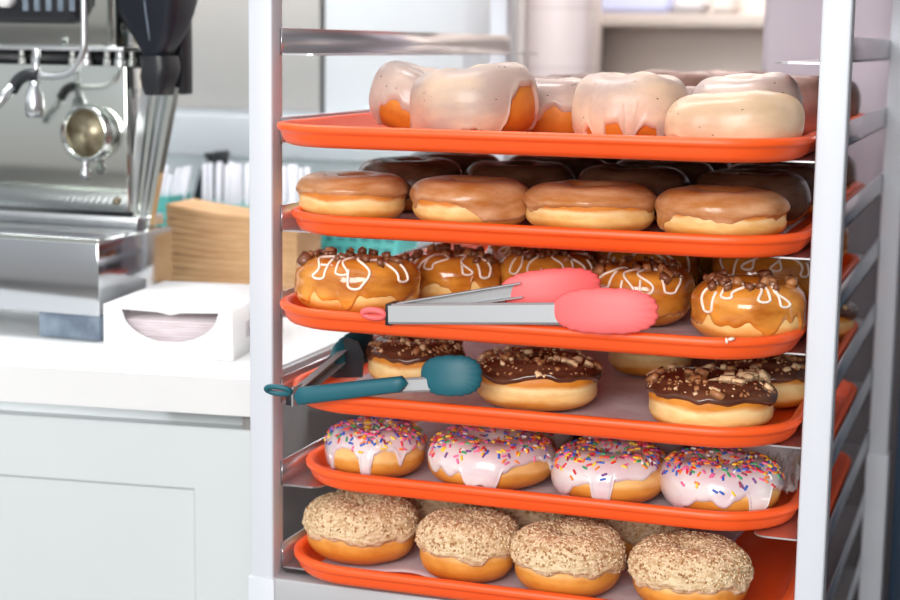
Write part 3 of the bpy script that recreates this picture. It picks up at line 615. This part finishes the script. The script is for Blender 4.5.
def P_(x_, y_, z_): return (x_ - .16, y_ + .04, z_ + .148)
fo = Vector((.05, -1, .12))
bm = NB(); channel(bm, P_(.164, -.047, -.148), P_(.330, -.047, -.1365), fo, .0185, .0195, .011); obj('arm', bm, MT['steel'], o, auto=30)
bm = NB(); channel(bm, P_(.164, -.026, -.146), P_(.275, .003, -.125), (-.2, 1, 0), .012, .014, .008); obj('arm', bm, MT['steel'], o, auto=30)
bm = NB(); head(bm, P_(.364, -.050, -.1315), (1, 0, .05), fo, .094, .042); obj('tong_head', bm, MT['coral'], o)
bm = NB(); head(bm, P_(.300, .010, -.1240), (1, .30, .10), (.1, -1, .10), .092, .038); obj('tong_head', bm, MT['coral'], o)
bm = NB(); box(bm, P_(.1605, -.046, -.159), P_(.1665, -.024, -.139), .001); obj('hinge_cap', bm, MT['blackp'], o)
bm = NB(); tube(bm, [P_(.149 + .0105 * math.cos(a_), -.044 - .002 * math.sin(a_), -.1492 + .0038 * math.sin(a_)) for a_ in [2 * PI * k / 28 for k in range(28)]], .0030, 8, closed=True); obj('pull_ring', bm, MT['coral'], o)

o.location = Vector(o.location) + Vector((.0083, -.0215, .0036))
o = thing('tongs', 'teal silicone tongs lying on the fourth tray with a ring at the left post', 'tongs', (.06, -.035, Z - .23))
def Q_(x_, y_, z_): return (x_ - .06, y_ + .035, z_ + .23)
bm = NB(); tube(bm, [Q_(.050 + .0125 * math.cos(a_), -.040 - .004 * math.sin(a_), -.2305 + .0042 * math.sin(a_)) for a_ in [2 * PI * k / 28 for k in range(28)]], .0026, 8, closed=True); obj('pull_ring', bm, MT['teal'], o)
bm = NB(); box(bm, Q_(.0555, -.036, -.2455), Q_(.0625, -.018, -.2325), .001); obj('hinge_cap', bm, MT['blackp'], o)
bm = NB(); box(bm, Q_(.0625, -.038, -.2460), Q_(.0645, -.016, -.2270), .0005); obj('hinge_plate', bm, MT['steel'], o)
# grip: fat rounded sleeve rising to the right
bm = NB(); n_ = 18; L = []
for i in range(n_ + 1):
    f_ = i / n_; c = Vector(Q_(.0655 + .116 * f_, -.040, -.2355 + .0225 * f_)); e0 = min(1, math.sqrt(max(0, 1 - (1 - min(f_ / .06, 1)) ** 2)) + .02) * min(1, math.sqrt(max(0, 1 - (1 - min((1 - f_) / .05, 1)) ** 2)) + .05)
    hh = (.0088 - .0012 * f_) * e0; dd = .0062 * e0
    L.append([c + Vector((-.19 * .0, spow(math.cos(a_), .7) * dd, spow(math.sin(a_), .7) * hh)) for a_ in [2 * PI * k / 20 for k in range(20)]])
rings(bm, L); bmesh.ops.recalc_face_normals(bm, faces=bm.faces[:]); obj('grip', bm, MT['teal'], o)
bm = NB(); channel(bm, Q_(.150, -.039, -.2192), Q_(.205, -.038, -.2125), (0, -1, .1), .013, .014, .009); obj('arm', bm, MT['steel'], o, auto=30)
bm = NB(); head(bm, Q_(.2205, -.036, -.2035), (1, 0, .08), (.05, -1, .15), .060, .040); obj('tong_head', bm, MT['teal'], o)
bm = NB(); channel(bm, Q_(.058, -.028, -.236), Q_(.062, .085, -.215), (-1, 0, .1), .013, .014, .009); obj('arm', bm, MT['steel'], o, auto=30)
bm = NB(); head(bm, Q_(.072, .105, -.2130), (.16, 1, .10), (1, -.15, .05), .080, .042); obj('tong_head', bm, MT['teal'], o)

bm = NB(); prism(bm, [(.034, -.2385), (.056, -.2130), (.070, -.1975), (.084, -.2010), (.090, -.2130), (.088, -.2370), (.060, -.2400)], .078, .0805)
bm.transform(Matrix.Translation((-.06, .035, .23))); bmesh.ops.recalc_face_normals(bm, faces=bm.faces[:]); obj('inner_plate', bm, MT['blackp'], o, False)
# crumpled clear film by the right post on the fifth tray
bm = NB(); V_ = [[bm.verts.new((.478 + .045 * i / 16, .09 + .10 * j / 16, TZ[4] + .018 + .030 * (.35 + .65 * j / 16) * (.6 + noise.noise(Vector((i * .5, j * .5, 3)))) )) for i in range(17)] for j in range(17)]
for j in range(16):
    for i in range(16): bm.faces.new((V_[j][i], V_[j][i + 1], V_[j + 1][i + 1], V_[j + 1][i]))
tag(obj('plastic_film', bm, MT['film'], smooth=False), 'crumpled clear plastic film at the right end of the fifth tray', 'plastic film')
bm = NB(); blob(bm, Vector((0, 0, 0)), Vector((0, 0, 1)), .006, .003, .0016, random.Random(5)); blob(bm, Vector((-.004, -.001, -.002)), Vector((0, 0, 1)), .0016, .0016, .003, random.Random(6))
o = obj('icing_crumb', bm, MT['drizzle']); o.location = (.482, YF[2] + .002, TZ[2] + .0222); tag(o, 'small white icing crumb stuck on the front rim of the third tray', 'crumb')

# ------------------------------------------------------------------ on the counter
def plank_box(): pass
t = thing('napkin_box', 'white card napkin box with a curved opening in its front, on the counter', 'napkin box', (-.2285, .111, CZ + .0004), (0, 0, math.radians(8)))
bw, bd, bh = .147, .185, .0555
# card shell: sides, back, top, bottom, and the front sheet with its opening
bm = NB(); th = .0012
box(bm, (0, 0, 0), (bw, bd, th)); box(bm, (0, 0, th), (th, bd, bh)); box(bm, (bw - th, 0, th), (bw, bd, bh)); box(bm, (th, bd - th, th), (bw - th, bd, bh)); box(bm, (th, .004, bh - th), (bw - th, bd - th, bh))
obj('carton', bm, MT['whitecard'], t, False)
bm = NB(); n_ = 28; xa, xb, zt_ = .021, bw - .016, bh - .005
inner = []
for i in range(n_ + 1):
    f_ = i / n_; inner.append((xa + (xb - xa) * f_, zt_ - .034 * (max(0, 1 - (2 * f_ - 1) ** 2)) ** .55))
low0 = [bm.verts.new((x_, 0, z_)) for x_, z_ in inner]; bot0 = [bm.verts.new((x_, 0, 0)) for x_, z_ in inner]
topi = [bm.verts.new((x_, 0, zt_ - .0015 - (.0022 * math.exp(-((i - n_ / 2) / 2.0) ** 2)) + .002 * abs(i / n_ * 2 - 1))) for i, (x_, z_) in enumerate(inner)]; top0 = [bm.verts.new((x_, 0, bh)) for x_, z_ in inner]
for i in range(n_):
    bm.faces.new((bot0[i], bot0[i + 1], low0[i + 1], low0[i])); bm.faces.new((topi[i], topi[i + 1], top0[i + 1], top0[i]))
a0 = bm.verts.new((0, 0, 0)); a1 = bm.verts.new((0, 0, bh)); b0 = bm.verts.new((bw, 0, 0)); b1 = bm.verts.new((bw, 0, bh))
bm.faces.new((a0, bot0[0], low0[0], topi[0], top0[0], a1)); bm.faces.new((bot0[-1], b0, b1, top0[-1], topi[-1], low0[-1]))
o = obj('front_panel', bm, MT['whitecard'], t, False); md = o.modifiers.new('thick', 'SOLIDIFY'); md.thickness = .001; md.offset = 0
bm = NB()
for q in range(12): box(bm, (.006, .007 + .0004 * (q % 3), .002 + .0031 * q), (bw - .006, bd - .008, .002 + .0031 * q + .0028), .0007, 1)
obj('napkins', bm, MT['napkin'], t, False)
bm = NB(); box(bm, (bw, .045, .018), (bw + .0006, .062, .036)); obj('side_slot', bm, MT['packgrey'], t, False)

# stack of kraft cup sleeves: curved flat sleeves, each its own thing
hs, ns = .121, 13
for q in range(ns):
    rd = random.Random(400 + q); bm = NB(); z0 = hs * q / ns; zz = hs / ns - .0003; n_ = 22
    L = []
    for i in range(n_ + 1):
        f_ = i / n_; x_ = -.105 + .186 * f_; sag = -.006 * math.sin(PI * f_) * (q / ns) - .010 * f_ * (q / ns)
        y0 = rd.uniform(-.001, .001) - .004 * math.sin(PI * f_)
        L.append([Vector((x_, y0, z0 + sag + .0008)), Vector((x_, y0 - .0006, z0 + zz / 2 + sag)), Vector((x_, y0, z0 + zz + sag)), Vector((x_, .085, z0 + zz + sag)), Vector((x_, .085, z0 + sag + .0008))])
    rings(bm, L); bmesh.ops.recalc_face_normals(bm, faces=bm.faces[:])
    o = obj('cup_sleeve', bm, MT['card'], auto=40); o.location = (-.256, .50, CZ + .0055); o.rotation_euler.z = math.radians(2)
    tag(o, 'kraft cardboard cup sleeve in the stack behind the napkin box' if 0 < q < ns - 1 else ('topmost kraft cup sleeve of the stack behind the napkin box' if q else 'lowest kraft cup sleeve of the stack behind the napkin box'), 'cup sleeve', 'stacked kraft cup sleeves')

# straws in teal holders
def holder(x_, y_, wx, wy, h, label, name='straw_holder'):
    t_ = thing(name, label, 'container', (x_, y_, CZ + .0004)); b_ = NB()
    rings(b_, [rrect(-wx, wx, -wy, wy, .008, z_, 5) if not i_ else rrect(-wx + .002, wx - .002, -wy + .002, wy - .002, .006, z_, 5) for z_, i_ in [(0, 0), (h * .5, 0), (h, 0), (h, 1), (.003, 1)]])
    obj('basin', b_, MT['tealbox'], t_, auto=40)
    b_ = NB()
    for k in range(3): tube(b_, rrect(-wx - .0008, wx + .0008, -wy - .0008, wy + .0008, .009, h * (.18 + .27 * k), 5), .0022, 6, closed=True)
    obj('rib_bands', b_, MT['tealbox'], t_); return t_
holder(-.500, .72, +.042, .035, .116, 'teal ribbed holder full of white wrapped straws behind the coffee machine')
for i in range(9):
    rd = random.Random(i); x_ = -.536 + .0078 * i; bm = NB()
    tube(bm, [(x_, .70 + .006 * (i % 3), CZ + .006), (x_ + rd.uniform(.018, .032), .735, CZ + .152 + rd.uniform(-.01, .006))], .0036, 8)
    tag(obj('wrapped_straw', bm, MT['straw']), 'white wrapped straw leaning in the teal ribbed holder', 'straw', 'straws in the left teal holder')
holder(-.338, .72, .088, .030, .108, 'long pale teal holder of upright white sticks behind the cup sleeves')
for i in range(21):
    rd = random.Random(50 + i); x_ = -.417 + .0079 * i; bm = NB()
    tube(bm, [(x_, .71 + .004 * (i % 3), CZ + .005), (x_ + rd.uniform(-.002, .002), .715 + .004 * (i % 3), CZ + .165 + rd.uniform(-.003, .003))], .0038, 8)
    tag(obj('paper_stick', bm, MT['straw']), 'white paper stick standing upright in the pale teal holder', 'stick', 'upright sticks in the right holder')
# black bin between them
t = thing('black_bin', 'black slanted bin between the two straw holders', 'bin', (-.462, .80, CZ + .0004)); bm = NB()
rings(bm, [[Vector((-.040, -.02, 0)), Vector((.030, -.02, 0)), Vector((.030, .03, 0)), Vector((-.040, .03, 0))], [Vector((.004, -.02, .150)), Vector((.026, -.02, .176)), Vector((.026, .03, .176)), Vector((.004, .03, .150))]]); obj('bin_body', bm, MT['blackp'], t, False)
bm = NB(); box(bm, (.010, -.021, .166), (.028, .031, .174), .002); obj('rim', bm, MT['blackp'], t)
# teal basket seen between the second and third trays
t = thing('mesh_basket', 'teal slotted basket on the counter seen between the second and third trays', 'basket', (-.222, .82, CZ + .0004)); bm = NB()
rings(bm, [rrect(-.082, .082, -.04, .04, .010, 0, 5), rrect(-.086, .086, -.044, .044, .012, .068, 5), rrect(-.083, .083, -.041, .041, .010, .068, 5), rrect(-.079, .079, -.037, .037, .008, .003, 5)]); obj('basket_wall', bm, MT['tealbox'], t, auto=40)
bm = NB()
for r_ in range(4):
    for c_ in range(8): box(bm, (-.073 + .019 * c_ + .004 * (r_ % 2), -.0458, .010 + .015 * r_), (-.060 + .019 * c_ + .004 * (r_ % 2), -.040, .014 + .015 * r_))
obj('slots', bm, MT['dash'], t, False)

# ------------------------------------------------------------------ coffee machine
ma = math.radians(-1.5)
t = thing('espresso_machine', 'chrome espresso machine with a bare portafilter ring, at the left of the counter', 'coffee machine', (-.268, .168, CZ), (0, 0, ma))
# drip unit
bm = NB()
box(bm, (-.62, 0, .030), (0, .165, .1165), .0025, 2); obj('drip_box', bm, MT['drip'], t, auto=25)
bm = NB(); box(bm, (-.604, .014, .1165), (-.012, .112, .1172)); obj('drip_well', bm, MT['grate'], t, False)
bm = NB()
for q in range(58): box(bm, (-.60 + .010 * q, .016, .1172), (-.5935 + .010 * q, .110, .1180), .0003, 1)
obj('drip_grate', bm, MT['grate'], t)
bm = NB(); box(bm, (-.62, -.001, .113), (.0005, .004, .1185), .001); obj('front_lip', bm, MT['chrome'], t)
for x_ in (-.086, -.58):
    for y_ in (.006, .105): bm = NB(); box(bm, (x_, y_, 0.0004), (x_ + .082, y_ + .054, .030), .003, 2); obj('foot', bm, MT['bluefoot'], t, auto=25)
# back splash mirror panel
bm = NB(); box(bm, (-.62, .130, .134), (-.040, .190, .310), .003, 2); obj('splash_panel', bm, MT['chrome'], t, auto=25)
bm = NB(); box(bm, (-.62, .126, .1165), (-.026, .190, .130), .002, 2); obj('lower_panel', bm, MT['chrome2'], t, auto=25)
bm = NB(); box(bm, (-.62, .134, .130), (-.04, .185, .134)); obj('shadow_gap', bm, MT['blackp'], t, False)
bm = NB(); box(bm, (-.62, .150, .310), (-.03, .190, .328)); obj('group_recess', bm, MT['blackp'], t, False)
bm = NB(); box(bm, (-.62, .112, .331), (-.042, .190, .56), .003, 2); obj('upper_body', bm, MT['chrome'], t, auto=25)
bm = NB(); box(bm, (-.62, .108, .3265), (-.030, .190, .3315), .001); obj('body_rail', bm, MT['chrome2'], t)
for x_, w_, mm in ((-.190, .012, 'chrome'), (-.172, .010, 'chrome2'), (-.118, .012, 'chrome'), (-.098, .014, 'chrome2'), (-.070, .012, 'chrome'), (-.052, .016, 'chrome2'), (-.036, .010, 'chrome')):
    bm = NB(); lathe(bm, [(w_ / 2, 0), (w_ / 2, .008), (w_ * .38, .010), (w_ * .38, .018)], 16, Matrix.Translation((x_, .138, .309))); obj('fitting', bm, MT[mm], t, auto=25)
# big black knob with a pale cap
kx, kz = -.104, .392
bm = NB()
rings(bm, [[Vector((q.x, yy, q.y)) for q in rrect(kx - .120 + i_, kx + .026 - i_, kz - .034 + i_, kz + .062 - i_, .018, 0, 6)] for yy, i_ in ((.113, 0), (.090, 0), (.082, .006))])
bmesh.ops.recalc_face_normals(bm, faces=bm.faces[:]); o = obj('control_housing', bm, MT['blackp'], t, auto=50)
bm = NB()
for q in range(5): box(bm, (kx - .045 + .016 * q, .0805, kz - .020), (kx - .037 + .016 * q, .083, kz + .05), .001, 1)
obj('ribs', bm, MT['bluefoot'], o)
bm = NB(); lathe(bm, [(.0105, 0), (.0105, .012), (.009, .015), (.0001, .016)], 28, Matrix.Translation((kx - .063, .082, kz - .006)) @ Matrix.Rotation(PI / 2, 4, 'X')); obj('dial', bm, MT['whitecard'], o)
# steam wand
bm = NB(); tube(bm, smoothpath([(-.056, .070, .50), (-.057, .070, .42), (-.058, .070, .352), (-.060, .070, .326), (-.073, .070, .305), (-.095, .070, .2975), (-.128, .071, .297)], 8), .0042, 12); obj('steam_wand', bm, MT['chrome2'], t)
bm = NB(); tube(bm, smoothpath([(-.122, .069, .297), (-.134, .068, .298), (-.146, .066, .292), (-.155, .064, .279)], 6), .0072, 14); obj('elbow', bm, MT['blackp'], t)
bm = NB(); tube(bm, [(-.151, .062, .285), (-.186, .050, .242)], .0055, 12); obj('handle_rod', bm, MT['chrome2'], t)
bm = NB(); lathe(bm, [(.0001, .042), (.005, .042), (.006, .034), (.0105, .026), (.0112, .010), (.0095, .0), (.0085, .0), (.0085, .012), (.0001, .014)], 24, Matrix.Translation((-.125, .066, .249))); obj('spout_cup', bm, MT['chrome2'], t)
bm = NB(); tube(bm, [(-.1255, .071, .285), (-.1255, .074, .328)], .0042, 12); obj('spout_stem', bm, MT['chrome2'], t)
# portafilter ring facing front
rx = Matrix.Translation((-.083, .112, .230)) @ Matrix.Rotation(math.radians(-2), 4, 'Z') @ Matrix.Rotation(PI / 2, 4, 'X')
bm = NB(); lathe(bm, [(.026, -.018), (.033, -.018), (.0345, -.006), (.0345, .006), (.033, .009), (.0305, .010), (.0280, .008), (.0265, .004), (.0255, -.010)], 40, rx); o = obj('portafilter_ring', bm, MT['chrome'], t, auto=50)
bm = NB(); lathe(bm, [(.0262, .002), (.0250, -.008), (.021, -.012), (.0001, -.014)], 32, rx); obj('filter_basket', bm, MT['coffee'], o)
bm = NB(); lathe(bm, [(.0001, -.056), (.005, -.055), (.0072, -.050), (.006, -.045), (.0035, -.042), (.0045, -.038), (.0042, -.032)], 18, Matrix.Translation((-.083, .106, .230))); obj('ring_stud', bm, MT['chrome2'], o)
bm = NB(); lathe(bm, [(.0045, 0), (.0045, .004), (.0001, .005)], 14, Matrix.Translation((-.055, .130, .148)) @ Matrix.Rotation(PI / 2, 4, 'X')); obj('screw', bm, MT['coffee'], t)
# bean hopper unit at the right corner
HX, HY = -.005, .142
bm = NB()
def hop(z_, x0, x1, dy): return [Vector((HX, HY, 0)) + q for q in rrect(x0, x1, -dy, dy, min(.012, (x1 - x0) / 2.5), z_, 6)]
lv = [(.322, -.012, .016, .018), (.327, -.015, .019, .019), (.340, -.021, .026, .022), (.356, -.031, .034, .026), (.372, -.038, .039, .030), (.392, -.043, .043, .034), (.44, -.049, .046, .038), (.52, -.055, .050, .042)]
rings(bm, [hop(*q) for q in lv]); bmesh.ops.recalc_face_normals(bm, faces=bm.faces[:]); o = obj('hopper', bm, MT['hopper'], t, auto=50)
bm = NB(); tube(bm, [(HX + .004, HY - .0228, .340), (HX + .004, HY - .0265, .356), (HX + .004, HY - .0305, .372), (HX + .004, HY - .0345, .392), (HX + .004, HY - .0385, .44), (HX + .004, HY - .0425, .52)], .0010, 6); obj('hopper_seam', bm, MT['bluefoot'], o)
bm = NB(); rings(bm, [hop(.276, -.010, .012, .018), hop(.284, -.014, .017, .020), hop(.298, -.016, .022, .022), hop(.308, -.014, .024, .022), hop(.322, -.015, .022, .022)]); bmesh.ops.recalc_face_normals(bm, faces=bm.faces[:]); obj('collar', bm, MT['blackp'], t, auto=50)
bm = NB(); box(bm, (HX + .000, HY + .024, .276), (HX + .022, HY + .048, .50), .003, 2); obj('motor_housing', bm, MT['blackp'], t, auto=50)
for q, (xb_, xt, w_, mm) in enumerate([(-.046, -.022, .011, 'chrome2'), (-.039, -.009, .006, 'chrome'), (-.034, .000, .005, 'chrome2'), (-.028, .010, .007, 'chrome')]):
    bm = NB(); y0 = .148 + .003 * q
    rings(bm, [[Vector((xb_ + a_ * w_ / 2, y0 + b_ * .006, .1165)) for a_, b_ in ((-1, -1), (1, -1), (1, 1), (-1, 1))], [Vector((xt + a_ * w_ / 2, y0 + b_ * .006, .285)) for a_, b_ in ((-1, -1), (1, -1), (1, 1), (-1, 1))]][::-1]); bmesh.ops.recalc_face_normals(bm, faces=bm.faces[:])
    obj('side_column', bm, MT[mm], t, False)
